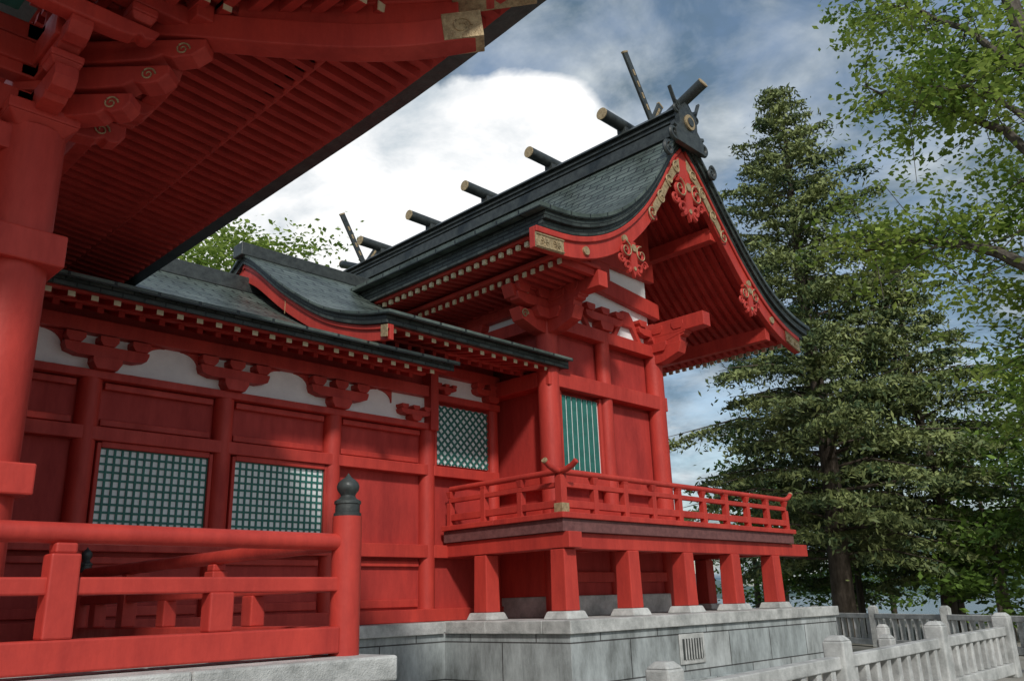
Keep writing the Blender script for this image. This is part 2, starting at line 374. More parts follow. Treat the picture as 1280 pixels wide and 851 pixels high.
logs.cyl((xc,9.9,rz+.55),(xc+.0,8.75,rz+1.02),.13,.14); gold.cyl((xc,8.75,rz+1.02),(xc,8.72,rz+1.035),.145)
logs.cyl((xc,22.6,rz+.55),(xc+.0,23.7,rz+1.02),.13,.14); gold.cyl((xc,23.7,rz+1.02),(xc,23.73,rz+1.03),.145)
blk.prism([(xc-.55,rz-.5),(xc-.6,rz-.2),(xc-.36,rz+.05),(xc-.38,rz+.35),(xc-.2,rz+.55),(xc,rz+.78),(xc+.2,rz+.55),(xc+.38,rz+.35),(xc+.36,rz+.05),(xc+.6,rz-.2),(xc+.55,rz-.5)],'y',Y0-.12,Y0+.02)
gold.cyl((xc,Y0-.17,rz+.15),(xc,Y0-.12,rz+.15),.2); blk.cyl((xc,Y0-.19,rz+.15),(xc,Y0-.17,rz+.15),.12)
for sx in(-1,1):
    swirl(logs,xc+sx*.62,rz-.3,Y0-.06,.24,1.4,sx,.07,math.pi/2); swirl(logs,xc+sx*.9,rz-.85,Y0-.06,.18,1.4,-sx,.06,math.pi/2)
    swirl(logs,xc+sx*.42,rz+.45,Y0-.06,.16,1.2,sx,.05,math.pi/2); blk.beam((xc+sx*.35,Y0-.06,rz+.4),(xc+sx*.62,Y0-.06,rz+.95),.05,.09,(0,1,0))

# ================================================================= VERANDA
dk=part('veranda_deck',H,RED,bevel=.012); df=part('veranda_fascia',H,DECKF,bevel=.006); vp=part('veranda_posts',H,RED,bevel=.018); vr=part('veranda_railing',H,RED,bevel=.008,smooth=False)
vrr=part('veranda_rail',H,RED,smooth=True)
xv,yv=11.2,9.83; XE=19.3
dk.box(xv-.28,XE,yv-.28,yh+.0,1.36,1.46); dk.box(xv-.28,xh,yh+.003,12.7,1.362,1.458); dk.box(16.7,XE-.003,yh+.003,14,1.362,1.458)
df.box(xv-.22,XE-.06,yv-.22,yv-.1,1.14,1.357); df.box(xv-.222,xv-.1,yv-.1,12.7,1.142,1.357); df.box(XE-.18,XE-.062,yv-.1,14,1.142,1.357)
dk.box(xv-.1,XE-.18,yv-.1,yh,1.22,1.355); dk.box(xv-.097,xh,yh,12.7,1.222,1.353)
dk.box(xv-.13,XE+.75,yv-.13,yv+.13,.862,1.135); dk.box(xv-.17,xv+.17,yv-.30,12.7,.87,1.138)
dk.box(XE-.9-.13,XE-.9+.13,yv+.13,14,.866,1.13)
for x in (xv+1.75,xv+3.55,xv+5.35): dk.box(x-.1,x+.1,yv+.13,yh,.9,1.1)
vpx=[xv,xv+1.8,xv+3.62,xv+5.42,xv+7.2]
foot=part('post_footings',H,GRAN,bevel=.02)
def vpost(x,y):
    vp.cbox(x,y,ZP+.13,.86,.35,.35,.32,.32); foot.cbox(x,y,ZP,ZP+.13,.56,.56,.46,.46)
for x in vpx: vpost(x,yv)
for y in (11.75,): vpost(xv,y)
for x,y in ((18.4,11.6),(18.4,13.4),(16.6,11.7)): vpost(x,y)
ry,rx=yv-.12,xv-.12
def rail_run(a,b,fixed,axis,ends):
    def pt(t,z): return (t,fixed,z) if axis=='x' else (fixed,t,z)
    vrr.cyl(pt(a,2.17),pt(b,2.17),.055,n=14)
    for e in ends:
        s=-1 if e==a else 1
        vrr.tube([pt(e,2.17),pt(e+s*.15,2.19),pt(e+s*.28,2.24),pt(e+s*.38,2.31)],.055,.05,12)
    for z,h in ((1.90,.09),(1.55,.13)):
        if axis=='x': vr.box(a,b,fixed-.05,fixed+.05,z,z+h)
        else: vr.box(fixed-.053,fixed+.053,a,b,z+.002,z+h-.002)
    n=max(1,round(abs(b-a)/.9))
    for i in range(n+1):
        t=a+(b-a)*i/n; 
        vr.cbox(*(pt(t,0)[:2]),1.46,1.9 if i%2 else 2.06,.12,.12); vr.cbox(*(pt(t,0)[:2]),1.993,2.12,.08,.08,.14,.14)
rail_run(rx,XE-.15,ry,'x',(rx,XE-.15)); rail_run(ry,12.6,rx,'y',(ry,))
gold.cyl((rx-.38,ry,2.31),(rx-.41,ry,2.335),.056); gold.cyl((XE+.23,ry,2.31),(XE+.26,ry,2.335),.056)
vr.cbox(rx,ry,1.46,2.1,.15,.15); gold.cbox(rx,ry,1.465,1.62,.19,.19)

# ================================================================= CONNECTING HALL
C=empty('connecting_hall')
cw=part('wall_panels',C,RED2,bevel=.01); cf=part('wall_frame',C,RED,bevel=.012); cc=part('columns',C,RED,smooth=True)
cp=part('plaster',C,WHITE); cb=part('bracket_sets',C,RED,bevel=.01); cr=part('rafters',C,REDD); ct=part('rafter_tips',C,CREAM)
yw=12.75
cw.box(1.8,10.65,yw+.09,19.6,ZP,4.9); cw.box(10.653,12.58,yw+.093,19.6,ZP,5.2)
cols=[2.15,4.22,6.32,8.42,10.62]
for x in cols: cc.cyl((x,yw+.05,ZP),(x,yw+.05,3.4),.165)
cc.cyl((12.42,yw+.05,ZP),(12.42,yw+.05,4.1),.15)
cf.box(1.8,10.7,yw-.12,yw+.2,3.32,3.44); cf.box(1.8,10.55,yw-.10,yw+.1,2.42,2.62); cf.box(10.7,12.5,yw-.1,yw+.1,2.42,2.62)
cf.box(1.8,10.55,yw-.10,yw+.1,.86,1.10); cf.box(1.8,12.5,yw-.13,yw+.1,ZP,-.06); cf.box(10.7,12.5,yw-.1,yw+.1,.86,1.10)
cf.box(1.8,10.545,yw-.14,yw+.1,3.98,4.2); cf.box(10.55,10.75,yw-.19,yw+.1,3.3,4.6)
cf.box(10.753,12.55,yw-.12,yw+.12,3.94,4.08); cf.box(10.753,12.55,yw-.14,yw+.12,4.48,4.7)
cp.box(1.8,10.55,yw+.03,yw+.088,3.44,3.98); cp.box(10.75,12.55,yw+.03,yw+.088,4.08,4.48)
for a,b in zip(cols[:-1],cols[1:]):
    cf.box(a+.2,b-.2,yw+.0,yw+.088,3.2,3.3); cf.box(a+.2,b-.2,yw+.04,yw+.088,2.66,2.76)
    cf.box(a+.2,b-.2,yw+.02,yw+.088,.70,.80); cf.box(a+.2,b-.2,yw+.04,yw+.088,-.02,.12)
for x in [2.15,4.35,6.4,8.45]: bracket_y(cb,x,yw-.05,3.445,1.05)
bracket_y(cb,10.2,yw-.05,3.445,.62)
bracket_y(cb,12.3,yw-.05,4.085,.8); bracket_y(cb,11.0,yw-.05,4.085,.45)
for a,b in zip([2.15,4.35,6.4,8.45],[4.35,6.4,8.45,10.3]):
    for x,s in ((a,1),(b,-1)):
        x0=x+s*.60
        arc=[(x0+s*.30*(1-math.cos(t)),3.97-.22*(1-math.sin(t))) for t in [k*math.pi/16 for k in range(9)]]
        cb.prism([(x0,3.975)]+[(p[0],p[1]) for p in arc],'y',yw-.02,yw+.04)
lt=part('window_lattice',C,TEAL); lp=part('window_backing',C,PANE)
for x0,x1 in ((4.45,6.10),(6.55,8.24)):
    z0,z1=1.18,2.33
    cf.box(x0-.06,x0,yw-.05,yw+.085,z0-.07,z1+.07); cf.box(x1,x1+.06,yw-.05,yw+.085,z0-.07,z1+.07)
    cf.box(x0,x1,yw-.05,yw+.085,z1,z1+.09); cf.box(x0,x1,yw-.05,yw+.085,z0-.08,z0)
    lp.box(x0,x1,yw+.018,yw+.085,z0,z1)
    n=15; 
    for i in range(n+1):
        x=x0+(x1-x0)*i/n; lt.box(max(x0,x-.016),min(x1,x+.016),yw-.0,yw+.0165,z0,z1)
    for i in range(11):
        z=z0+(z1-z0)*i/10; lt.box(x0,x1,yw+.003,yw+.0175,max(z0,z-.016),min(z1,z+.016))
x0,x1,z0,z1=10.82,12.28,2.68,3.88
lp.box(x0,x1,yw+.04,yw+.085,z0,z1)
cf.box(x0-.06,x0,yw-.05,yw+.085,z0-.06,z1+.06); cf.box(x1,x1+.06,yw-.05,yw+.085,z0-.06,z1+.06)
def clipline(c,s):
    pts=[]
    for x in (x0,x1):
        z=s*(x-x0)+c
        if z0<=z<=z1: pts.append((x,z))
    for z in (z0,z1):
        x=(z-c)/s+x0
        if x0<x<x1: pts.append((x,z))
    return pts
for s in(1,-1):
    c=-6.0
    while c<8:
        p=clipline(c,s)
        if len(p)>=2 and math.dist(p[0],p[1])>.05:
            yy=yw+(.015 if s==1 else .027); lt.beam((p[0][0],yy,p[0][1]),(p[1][0],yy,p[1][1]),.02,.036)
        c+=.175
def sym(p): return [(y,z) for y,z in p]+[(32.4-y,z) for y,z in p[-2::-1]]
r1=sym(interp([(11.3,4.34),(12.2,4.62),(13.4,5.12),(14.8,5.85),(16.2,6.72)],5))
r2=sym(interp([(10.8,4.80),(11.8,5.02),(13.0,5.48),(14.4,6.32),(15.6,7.2),(16.2,7.55)],5))
crf=part('roof',C,ROOF,smooth=True); ced=part('roof_edge',C,EDGE,smooth=True)
crf.ribbon(r1,.07,'x',0.5,10.2); ced.ribbon([p for p in r1 if 11.33<p[0]<21.07],.13,'x',.5,10.15,off=.071)
crf.ribbon(r2,.07,'x',8.15,12.9); ced.ribbon([p for p in r2 if 10.83<p[0]<21.57],.16,'x',8.2,12.9,off=.071)
cbk=part('ridge_caps',C,BLACK,bevel=.02)
cbk.box(.5,9,16.0,16.4,6.6,6.95); cbk.box(8.05,12.3,16.0,16.4,7.45,7.75)
def soff(r,xa,xb,ylo,step,off):
    a=[p for p in r if ylo<p[0]<13.6]
    cr.ribbon(a,.03,'x',xa,xb,off=off)
    x=xa+.1
    while x<xb-.1:
        cr.ribbon([p for p in a if p[0]<13.0][::1],.08,'x',x,x+.09,off=off+.031)
        p=a[0]
        ct.box(x-.003,x+.093,p[0]-.012,p[0]+.0,p[1]-off-.105,p[1]-off-.032)
        q=[w for w in a if w[0]>p[0]+.55]
        cr.ribbon(q[:4],.09,'x',x,x+.09,off=off+.155)
        x+=step
    p=a[0]; cf.box(xa,xb,p[0]-.03,p[0]+.06,p[1]-off-.026,p[1]-off+.05)
    w=[w for w in a if w[0]>p[0]+.55][0]; cf.box(xa,xb,w[0]-.02,w[0]+.08,w[1]-off-.15,w[1]-off-.035)
soff(r1,.6,10.1,11.42,.30,.215)
soff(r2,8.35,12.85,10.95,.30,.24)
vb=[p for p in r2 if 10.85<p[0]<16.3]
vbp=part('barge_board',C,RED,bevel=.012); vbp.ribbon(vb,.28,'x',8.27,8.36,t2=.42,off=.235); vbp.ribbon(vb,.09,'x',8.235,8.268,off=.235)
vb2=[p for p in r2 if 16.1<p[0]<21.5]; vbp.ribbon(vb2,.42,'x',8.272,8.358,t2=.28,off=.237)
cgd=part('gilt_fittings',C,GOLD,bevel=.005); cgd.ribbon([p for p in r2 if 10.85<p[0]<11.2],.22,'x',8.215,8.233,off=.25); cgd.ribbon([p for p in r2 if 14.2<p[0]<14.6],.3,'x',8.25,8.268,off=.33)
cw.prism([(12.8,4.9)]+[(p[0],p[1]-.3) for p in r2 if 12.8<p[0]<19.6]+[(19.6,4.9)],'x',8.8,8.9)

# ================================================================= STONE PODIUM
S=empty('stone_podium')
sb=part('podium_blocks',S,GRB,bevel=.01); scp=part('coping',S,GRAN,bevel=.02)
XP,YP,XPE=10.32,8.98,19.75
sb.box(XP+.06,XPE-.06,YP+.06,24,-1.6,ZP-.2)
sb.box(4.6,XP+.06,11.98,20,-1.6,ZP-.2)
x=XP
while x<XPE-.1:
    x2=min(x+1.9,XPE); scp.box(x+.004,x2-.004,YP,YP+.6,ZP-.2,ZP); x=x2
y=YP+.6
while y<11.9:
    y2=min(y+1.3,11.9); scp.box(XP,XP+.6,y+.006,y2,ZP-.2,ZP); y=y2
scp.box(XP+.6,XPE,YP+.603,24,ZP-.2,ZP-.004)
x=4.6
while x<XP-.02:
    x2=min(x+1.9,XP+.5); scp.box(x+.003,x2-.003,11.91,12.5,ZP-.2,ZP-.002); x=x2
scp.box(4.6,12.5,12.503,13,ZP-.2,ZP-.006)
sb.box(XP-.03,XPE+.03,YP-.03,YP+.05,-1.6,-1.38)
vent=part('vent_grille',S,BLACK,bevel=.004)
vx=13.35
scp.box(vx-.08,vx+.72,YP+.03,YP+.055,-1.13,-.62)
vent.box(vx,vx+.64,YP+.02,YP+.028,-1.05,-.70)
ventb=part('vent_bars',S,GRAN,bevel=.004)
for i in range(7): ventb.box(vx+.05+i*.085,vx+.075+i*.085,YP+.0,YP+.018,-1.05,-.70)

# ================================================================= WORSHIP HALL (haiden)
W=empty('worship_hall')
hc=part('column',W,RED,smooth=True); hb=part('beams',W,RED,bevel=.015); hs=part('soffit_rafters',W,REDD); ht=part('rafter_tips',W,CREAM)
hg=part('gilt_fittings',W,GOLD,bevel=.006); hgs=part('gilt_scrolls',W,GOLD,smooth=True); hk=part('bracket_sets',W,RED,bevel=.02)
hp=part('plaster',W,WHITE); hr=part('roof',W,BLACK); hw=part('wall_panels',W,RED2); htl=part('teal_panels',W,TEAL)
HX,HY=1.72,7.35
hc.cyl((HX,HY,-.37),(HX,HY,3.95),.25,n=32)
hc.cyl((HX-3.2,HY,-.37),(HX-3.2,HY,3.95),.25,n=32)
hc.cyl((HX,HY+3.0,-.37),(HX,HY+3.0,3.95),.25,n=32)
hb.box(HX-6,HX+.3,HY-.3,HY+.3,2.72,3.0); hb.box(HX-.28,HX+.28,HY+.3,12.6,2.72,3.0)
hb.box(HX-6,HX+.3,HY-.3,HY+.3,.88,1.12); 
hw.box(HX-6,HX-.2,HY-.03,HY+.1,-.3,4.3); hw.box(HX-.1,HX+.05,HY+.2,12.6,-.3,4.3)
hb.box(HX-6,HX+.2,HY-.15,HY+.15,3.7,3.93)
hp.box(HX-6,HX-.35,HY-.05,HY-.032,3.95,4.5)
hb.box(HX-6,HX+.7,HY-.12,HY+.12,4.55,4.78); hb.box(HX-.125,HX+.125,HY-.7,12.6,4.556,4.785)
hb.box(HX-6,HX+1.15,HY-.98,HY-.82,4.98,5.16); hb.box(HX+.825,HX+.985,HY-1.15,12.6,4.986,5.155)
htl.box(HX-6,HX-.3,HY-.8,HY-.15,5.0,5.05)
eps=[0]
def arm(p,c,d,L,z,w=.24,h=.26):
    eps[0]+=1; z=z+.0017*(eps[0]%7); w=w+.0013*(eps[0]%5)
    d=Vector((d[0],d[1],0)).normalized(); s=Vector((-d.y,d.x,0))
    pr_=[(-.2,h),(-.2,0),(L*.45,0),(L*.66,.015),(L*.74,.06),(L*.80,.03),(L*.92,.05),(L,.13),(L*1.0,h)]
    v=[];n=len(pr_)
    for k in(-1,1):
        for t,zz in pr_: q=Vector((c[0],c[1],0))+d*t+s*k*w/2; v.append((q.x,q.y,z+zz))
    p.add(v,[tuple(range(n)),tuple(range(n,2*n))[::-1]]+[(i,n+i,n+(i+1)%n,(i+1)%n) for i in range(n)])
def blockc(p,x,y,z,w=.34,h=.22):
    eps[0]+=1; z=z+.004+.0013*(eps[0]%5); p.cbox(x,y,z,z+h*.45,w*.68,w*.68,w,w); p.cbox(x,y,z+h*.45+.001,z+h,w,w)
blockc(hk,HX,HY,3.92,.56,.2)
for d in ((1,0),(0,-1),(-1,0),(0,1)):
    arm(hk,(HX,HY),d,.72,4.06,.18,.24); blockc(hk,HX+d[0]*.55,HY+d[1]*.55,4.31,.26,.13)
    arm(hk,(HX,HY),d,.95,4.44,.17,.19); blockc(hk,HX+d[0]*.85,HY+d[1]*.85,4.645,.24,.13)
    arm(hk,(HX,HY),d,1.15,4.8,.17,.17)
for L,z in ((.85,4.08),(1.15,4.35),(1.45,4.61)): arm(hk,(HX,HY),(1,-1),L,z,.2,.22)
for s_ in (-1,1):
    blockc(hk,HX+.9,HY+s_*.45,4.8,.22,.15); blockc(hk,HX+s_*.45,HY-.9,4.8,.22,.15)
arm(hk,(HX+.9,HY),(0,1),.6,4.62,.16,.15); arm(hk,(HX+.9,HY),(0,-1),.6,4.62,.16,.15)
arm(hk,(HX,HY-.9),(1,0),.6,4.62,.16,.15); arm(hk,(HX,HY-.9),(-1,0),.6,4.62,.16,.15)
swirl(hgs,HX+.5,4.19,HY-.10,.075,w=.009); swirl(hgs,HX+.72,4.54,HY-.095,.065,w=.009); swirl(hgs,HX+.95,4.89,HY-.095,.06,w=.009)
def swirl_d(p,c,d,z,r,w):
    d=Vector((d[0],d[1],0)).normalized(); pts=[]
    for i in range(22):
        t=i/21; a=t*1.5*2*math.pi; rr=r*(1-.82*t); q=Vector((c[0],c[1],z))+d*(rr*math.cos(a)); pts.append((q.x,q.y,z+rr*math.sin(a)))
    p.tube(pts,w,w*.6,8)
for L,z in ((.68,4.2),(.97,4.48),(1.25,4.73)):
    d=Vector((1,-1,0)).normalized(); c_=Vector((HX,HY,0))+d*L+Vector((-1,-1,0)).normalized()*.106; swirl_d(hgs,(c_.x,c_.y),(1,-1),z,.065,.009)
EO=3.13
def sz(o,c):
    up=max(0,1-c/3.2)**2*.15
    return 5.50-.105*o+up*(max(o,0)/EO)
def quadstrip(p,f,ts,ss):
    v=[f(t,s) for t in ts for s in ss]; n=len(ss); fs=[]
    for i in range(len(ts)-1):
        for j in range(n-1): fs.append((i*n+j,i*n+j+1,(i+1)*n+j+1,(i+1)*n+j))
    p.add(v,fs)
cxh,cyh=HX+EO,HY-EO
board=part('soffit_boards',W,REDD)
def fX(t,s):
    y0=HY-t; y=y0+(16.0-y0)*s; return (HX+t,y,sz(t,y-cyh)+.10)
SS=[0,.03,.07,.12,.18,.25,.4,.7,1]
quadstrip(board,fX,[0,.8,1.6,2.2,2.7,EO],SS)
def fY(t,s):
    x0=HX+t; x=x0-(9.0+t)*s; return (x,HY-t,sz(t,cxh-x)+.10)
quadstrip(board,fY,[0,.8,1.6,2.2,2.7,EO],SS)
def rib(p,P0,P1,w,h,tip=None):
    p.beam(P0,P1,w,h)
    if tip is not None:
        d=(Vector(P1)-Vector(P0)).normalized(); ht.beam(Vector(P1),Vector(P1)+d*.012,w*.95,h*.8)
y=cyh+.28
while y<16:
    c=y-cyh; o0=max(0,HY-y); 
    oj=2.17
    if o0<oj: rib(hs,(HX+o0,y,sz(o0,c)-.02),(HX+oj,y,sz(oj,c)-.02),.085,.12)
    o1=max(o0,oj-.1)
    if o1<EO-.1: rib(hs,(HX+o1,y,sz(o1,c)+.045),(HX+EO-.08,y,sz(EO-.08,c)+.045),.085,.10)
    y+=.2
hb.loft([(HX+2.2,cyh+EO-2.17+i*.8,sz(2.2,EO-2.17+i*.8)+.03) for i in range(14)],.06,.10)
x=cxh-.28
while x>-6:
    c=cxh-x; o0=max(0,x-HX)
    for a,b,dz in ((0,1.25,-.24),(1.1,2.17,-.18),(2.05,EO-.08,-.02)):
        s_=max(a,o0)
        if s_<b-.03: rib(hs,(x,HY-s_,sz(s_,c)+dz),(x,HY-b,sz(b,c)+dz),.085,.11,True)
    x-=.2
for o,dz,th in ((1.2,-.12,.13),(2.12,-.06,.13),(EO-.12,.085,.10)):
    hb.loft([(HX+o-i*.8,HY-o,sz(o,cxh-(HX+o-i*.8))+dz) for i in range(11)],.10,th)
hpth=interp([(0,5.05),(.7,5.02),(1.4,4.90),(1.95,4.83),(2.35,4.84),(2.72,4.92)],3)
hk.loft([(HX+a,HY-a,z) for a,z in hpth],.22,.26)
(a,za),(b,zb)=hpth[-2:]
hg.beam((HX+b-.22,HY-b+.22,zb-.03),(HX+b+.03,HY-b-.03,zb+.01),.235,.275)
c_=Vector((HX+b-.1,HY-b+.1,0))+Vector((-1,-1,0)).normalized()*.122; swirl_d(hgs,(c_.x,c_.y),(1,-1),zb-.02,.09,.010)
hb.beam((HX+1.2,HY-1.2,5.12),(HX+2.6,HY-2.6,5.10),.14,.3)
hk.loft([(HX+a,HY-a,z) for a,z in ((1.6,5.26),(2.4,5.28),(2.8,5.33),(3.08,5.42))],.2,.2)
hg.beam((HX+2.55,HY-2.55,5.29),(HX+3.1,HY-3.1,5.40),.215,.215)
def fR(t,s):
    o=[EO-.06,EO+.22,EO+.26,-.5][t]; dz=[.13,.13,.52,2.1][t]
    oo=min(o,EO); y0=HY-o; y=y0+(17-y0)*s; c=max(0,y-(HY-EO)); return (HX+o,y,sz(EO if t<3 else 0,c)+dz)
quadstrip(hr,fR,[0,1,2,3],SS)
def fR2(t,s):
    o=[EO-.06,EO+.22,EO+.26,-.5][t]; dz=[.13,.13,.52,2.1][t]
    x0=HX+o; x=x0-(10+o)*s; c=max(0,(HX+EO)-x); return (x,HY-o,sz(EO if t<3 else 0,c)+dz)
quadstrip(hr,fR2,[0,1,2,3],SS)
hst=part('podium_coping',W,GRAN,bevel=.02); hst2=part('podium_blocks',W,GRB)
x=-6
while x<4.4:
    x2=min(x+1.75,4.46); hst.box(x+.003,x2-.003,5.72,6.5,-.56,-.37); x=x2
hst.box(-6,4.46,6.503,12,-.56,-.374); hst2.box(-6,4.42,5.77,12,-1.6,-.56)

# ================================================================= RED RAILING (foreground)
F=empty('red_railing')
fr=part('rails',F,RED,bevel=.014); frr=part('round_rail',F,RED,smooth=True); fp=part('newel_post',F,RED,smooth=True); ff=part('giboshi_finial',F,BLACK,smooth=True)
FX,FY=4.25,6.18
def newel(x,y,top=.75,r=.125,fs=1.0):
    fp.cyl((x,y,-.37),(x,y,top),r,n=28)
    pr_=[(.118,0),(.118,.03),(.105,.035),(.105,.11),(.115,.115),(.115,.14),(.10,.15),(.075,.165),(.062,.19),(.07,.21),(.092,.24),(.098,.275),(.088,.31),(.06,.34),(.03,.36),(.012,.385),(.004,.40)]
    ff.lathe((x,y,top),[(a*fs*r/.125,b*fs*.93) for a,b in pr_])
newel(FX,FY)
def frail(a,b,fixed,axis,posts,round_=True):
    def bx(p,t0,t1,h,z0,z1):
        if axis=='x': p.box(t0,t1,fixed-h,fixed+h,z0,z1)
        else: p.box(fixed-h,fixed+h,t0,t1,z0,z1)
    pt=(lambda t,z:(t,fixed,z)) if axis=='x' else (lambda t,z:(fixed,t,z))
    frr.cyl(pt(a,.535),pt(b,.535),.07,n=20)
    bx(fr,a,b,.055,.135,.25); bx(fr,a,b,.09,-.345,-.14)
    for t,full_ in posts:
        w=.095
        if full_: 
            bx(fr,t-w,t+w,.085,-.14,.40); bx(fr,t-.07,t+.07,.07,.40,.47)
        else: bx(fr,t-w,t+w,.075,-.14,.14)
frail(-3,FX-.1,FY,'x',[(2.0,True),(3.12,False),(.7,False),(-.6,True)])
frail(FY+.1,12.1,FX,'y',[(7.7,False),(8.5,True),(9.6,False),(10.7,True),(11.6,False)])
newel(FX,12.2,.55,.1,.9)

# ================================================================= STONE FENCES
def stone_fence(name,pts,ztops,hpost,w=.26,nb=7,railz=(.28,),closed=True):
    E=empty(name); a=part('posts',E,GRAN,bevel=.02); b=part('rails',E,GRAN,bevel=.012)
    for (x,y),zt in zip(pts,ztops):
        a.cbox(x,y,zt-hpost,zt-.06,w,w); a.cbox(x,y,zt-.06,zt,w,w,w*.55,w*.55)
    for i in range(len(pts)-1):
        p0=Vector((*pts[i],ztops[i]-.30));p1=Vector((*pts[i+1],ztops[i+1]-.30))
        d=(p1-p0).normalized(); p0=p0+d*w/2;p1=p1-d*w/2
        b.beam(p0,p1,.16,.14); dn=Vector((0,0,-(hpost-.45)+.0)); b.beam(p0+dn,p1+dn,.2,.18)
        for k in range(nb):
            q=p0.lerp(p1,(k+.5)/nb); b.cbox(q.x,q.y,q.z+dn.z+.09,q.z-.07,.12,.12)
    return E
stone_fence('stone_fence',[(3.3,4.8),(6.79,4.8),(10.38,4.8),(13.7,4.8),(16.9,4.8)],[-.60,-.55,-.49,-.44,-.41],1.05,.26,9)
stone_fence('stone_fence',[(13.6,5.5),(17.2,7.0)],[-.62,-.60],.95,.2,8)
stone_fence('stone_fence',[(24,6.0),(25.5,8.6),(27,11.2),(28.5,13.8)],[-.45,-.42,-.40,-.38],1.2,.24,9)

# ================================================================= GROUND, WATER
def sheet(name,x0,x1,y0,y1,z,m):
    me=bpy.data.meshes.new(name); me.from_pydata([(x0,y0,z),(x1,y0,z),(x1,y1,z),(x0,y1,z)],[],[(0,1,2,3)]); me.materials.append(m)
    o=bpy.data.objects.new(name,me); sc.collection.objects.link(o); return o
GR=mat('gravel_ground',(.36,.345,.31),(.20,.195,.16),.95,.6,.6,25,.2)
sheet('ground',-900,900,-900,900,0,GR)
m,nt,b=newmat('lake_surface'); b.inputs['Base Color'].default_value=(.10,.14,.16,1); b.inputs['Roughness'].default_value=.25
n=nt.nodes.new('ShaderNodeTexNoise'); n.inputs['Scale'].default_value=1.2; bp_=nt.nodes.new('ShaderNodeBump'); bp_.inputs['Strength'].default_value=.5
nt.links.new(n.outputs['Fac'],bp_.inputs['Height']); nt.links.new(bp_.outputs[0],b.inputs['Normal'])
sheet('water',62,590,-300,300,.02,m)
hl=P('hills',None,mat('hill_forest',(.10,.15,.15),(.06,.10,.09),.95,.03,0))
ys=list(range(-700,701,20)); rr=np.random.default_rng(4)
top=[28+14*math.sin(y/90)+9*math.sin(y/37+1)+rr.uniform(-1.5,1.5) for y in ys]
hl.add([(620,y,-1.6) for y in ys]+[(700,y,t) for y,t in zip(ys,top)]+[(860,y,-1.6) for y in ys],
  [(i,i+1,len(ys)+i+1,len(ys)+i) for i in range(len(ys)-1)]+[(len(ys)+i,len(ys)+i+1,2*len(ys)+i+1,2*len(ys)+i) for i in range(len(ys)-1)])
parts.append(hl)
for p in parts: p.done()
parts.clear()

# ================================================================= TREES
def leaves(name,parent,cent,size,m,flat=.5,aspect=.55):
    N=len(cent); cent=np.asarray(cent,dtype=np.float64)
    nrm=rng.normal(size=(N,3)); nrm[:,2]=np.abs(nrm[:,2])+flat; nrm/=np.linalg.norm(nrm,axis=1)[:,None]
    t=rng.normal(size=(N,3)); t-= (t*nrm).sum(1)[:,None]*nrm; t/=np.linalg.norm(t,axis=1)[:,None]
    b=np.cross(nrm,t); s=(np.asarray(size)*rng.uniform(.6,1.35,N))[:,None]
    V=np.stack([cent-t*s,cent-b*s*aspect,cent+t*s,cent+b*s*aspect],1).reshape(-1,3); V[:,2]+=ZO
    me=bpy.data.meshes.new(name); me.vertices.add(4*N); me.vertices.foreach_set('co',V.ravel())
    me.loops.add(4*N); me.loops.foreach_set('vertex_index',np.arange(4*N,dtype=np.int32))
    me.polygons.add(N); me.polygons.foreach_set('loop_start',np.arange(0,4*N,4,dtype=np.int32)); me.polygons.foreach_set('loop_total',np.full(N,4,dtype=np.int32))
    me.update(); me.validate(); me.materials.append(m)
    o=bpy.data.objects.new(name,me); sc.collection.objects.link(o); o.parent=parent; return o
def conifer(name,x,y,h,R,seed,dens=1.0,m=None,lsz=.12,bare=.12,pw=.75):
    r=np.random.default_rng(seed); E=empty(name); tr=P('trunk',E,BARK,smooth=True)
    zb=-1.6; 
    pts=[(x+.15*math.sin(k*.9+seed),y+.15*math.cos(k*1.3),zb+h*k/8) for k in range(9)]
    tr.tube(pts,.42*h/22,.04,10)
    C_=[]
    nb=int(110*dens*h/22)
    for i in range(nb):
        t=bare+(1-bare)*(i+r.random())/nb
        z=zb+h*t; az=i*2.399+r.uniform(-.5,.5)
        env=(1-t)**pw*min(1,(t-bare+.08)/.16)*1.08
        L=R*env*r.uniform(.45,1.2)+.3
        d=np.array([math.cos(az),math.sin(az),0]); rise=r.uniform(-.2,.12)+ .38*t
        base=np.array([x,y,z]); tip=base+d*L+np.array([0,0,L*rise])
        mid=base+d*L*.5+np.array([0,0,L*rise*.5+.08*L])
        tr.tube([tuple(base),tuple(mid),tuple(tip)],.055*(L/R)+.018,.01,5)
        nc=max(3,int(L*5)); side=np.array([-d[1],d[0],0])
        for k in range(nc):
            s=.22+.80*(k+r.random())/nc
            c=base*(1-s)+tip*s+np.array([0,0,.3*L*s*(1-s)-.16*s*s*L*.4])
            w=.19*L*(1.12-s)+.14
            for sgn in (-1,1):
                n=int(19*(.5+.6*r.random())); u=np.abs(r.normal(0,1,(n,1)))*w*1.15
                q=c+sgn*side*u+d*(u*.55+r.normal(0,.10,(n,1)))+np.array([0,0,1])*(-.34*u+r.normal(-.03,.055,(n,1)))
                C_.append(q)
    tr.done(); C_=np.concatenate(C_)
    leaves('foliage',E,C_,lsz,m or LCON,.1,.33)
conifer('conifer_tree',30,13.3,21.8,6.0,3,1.7)
conifer('conifer_tree',33.5,11.0,15.5,4.6,11,1.45)
conifer('conifer_tree',37,16.3,12.5,4.0,21,1.1)

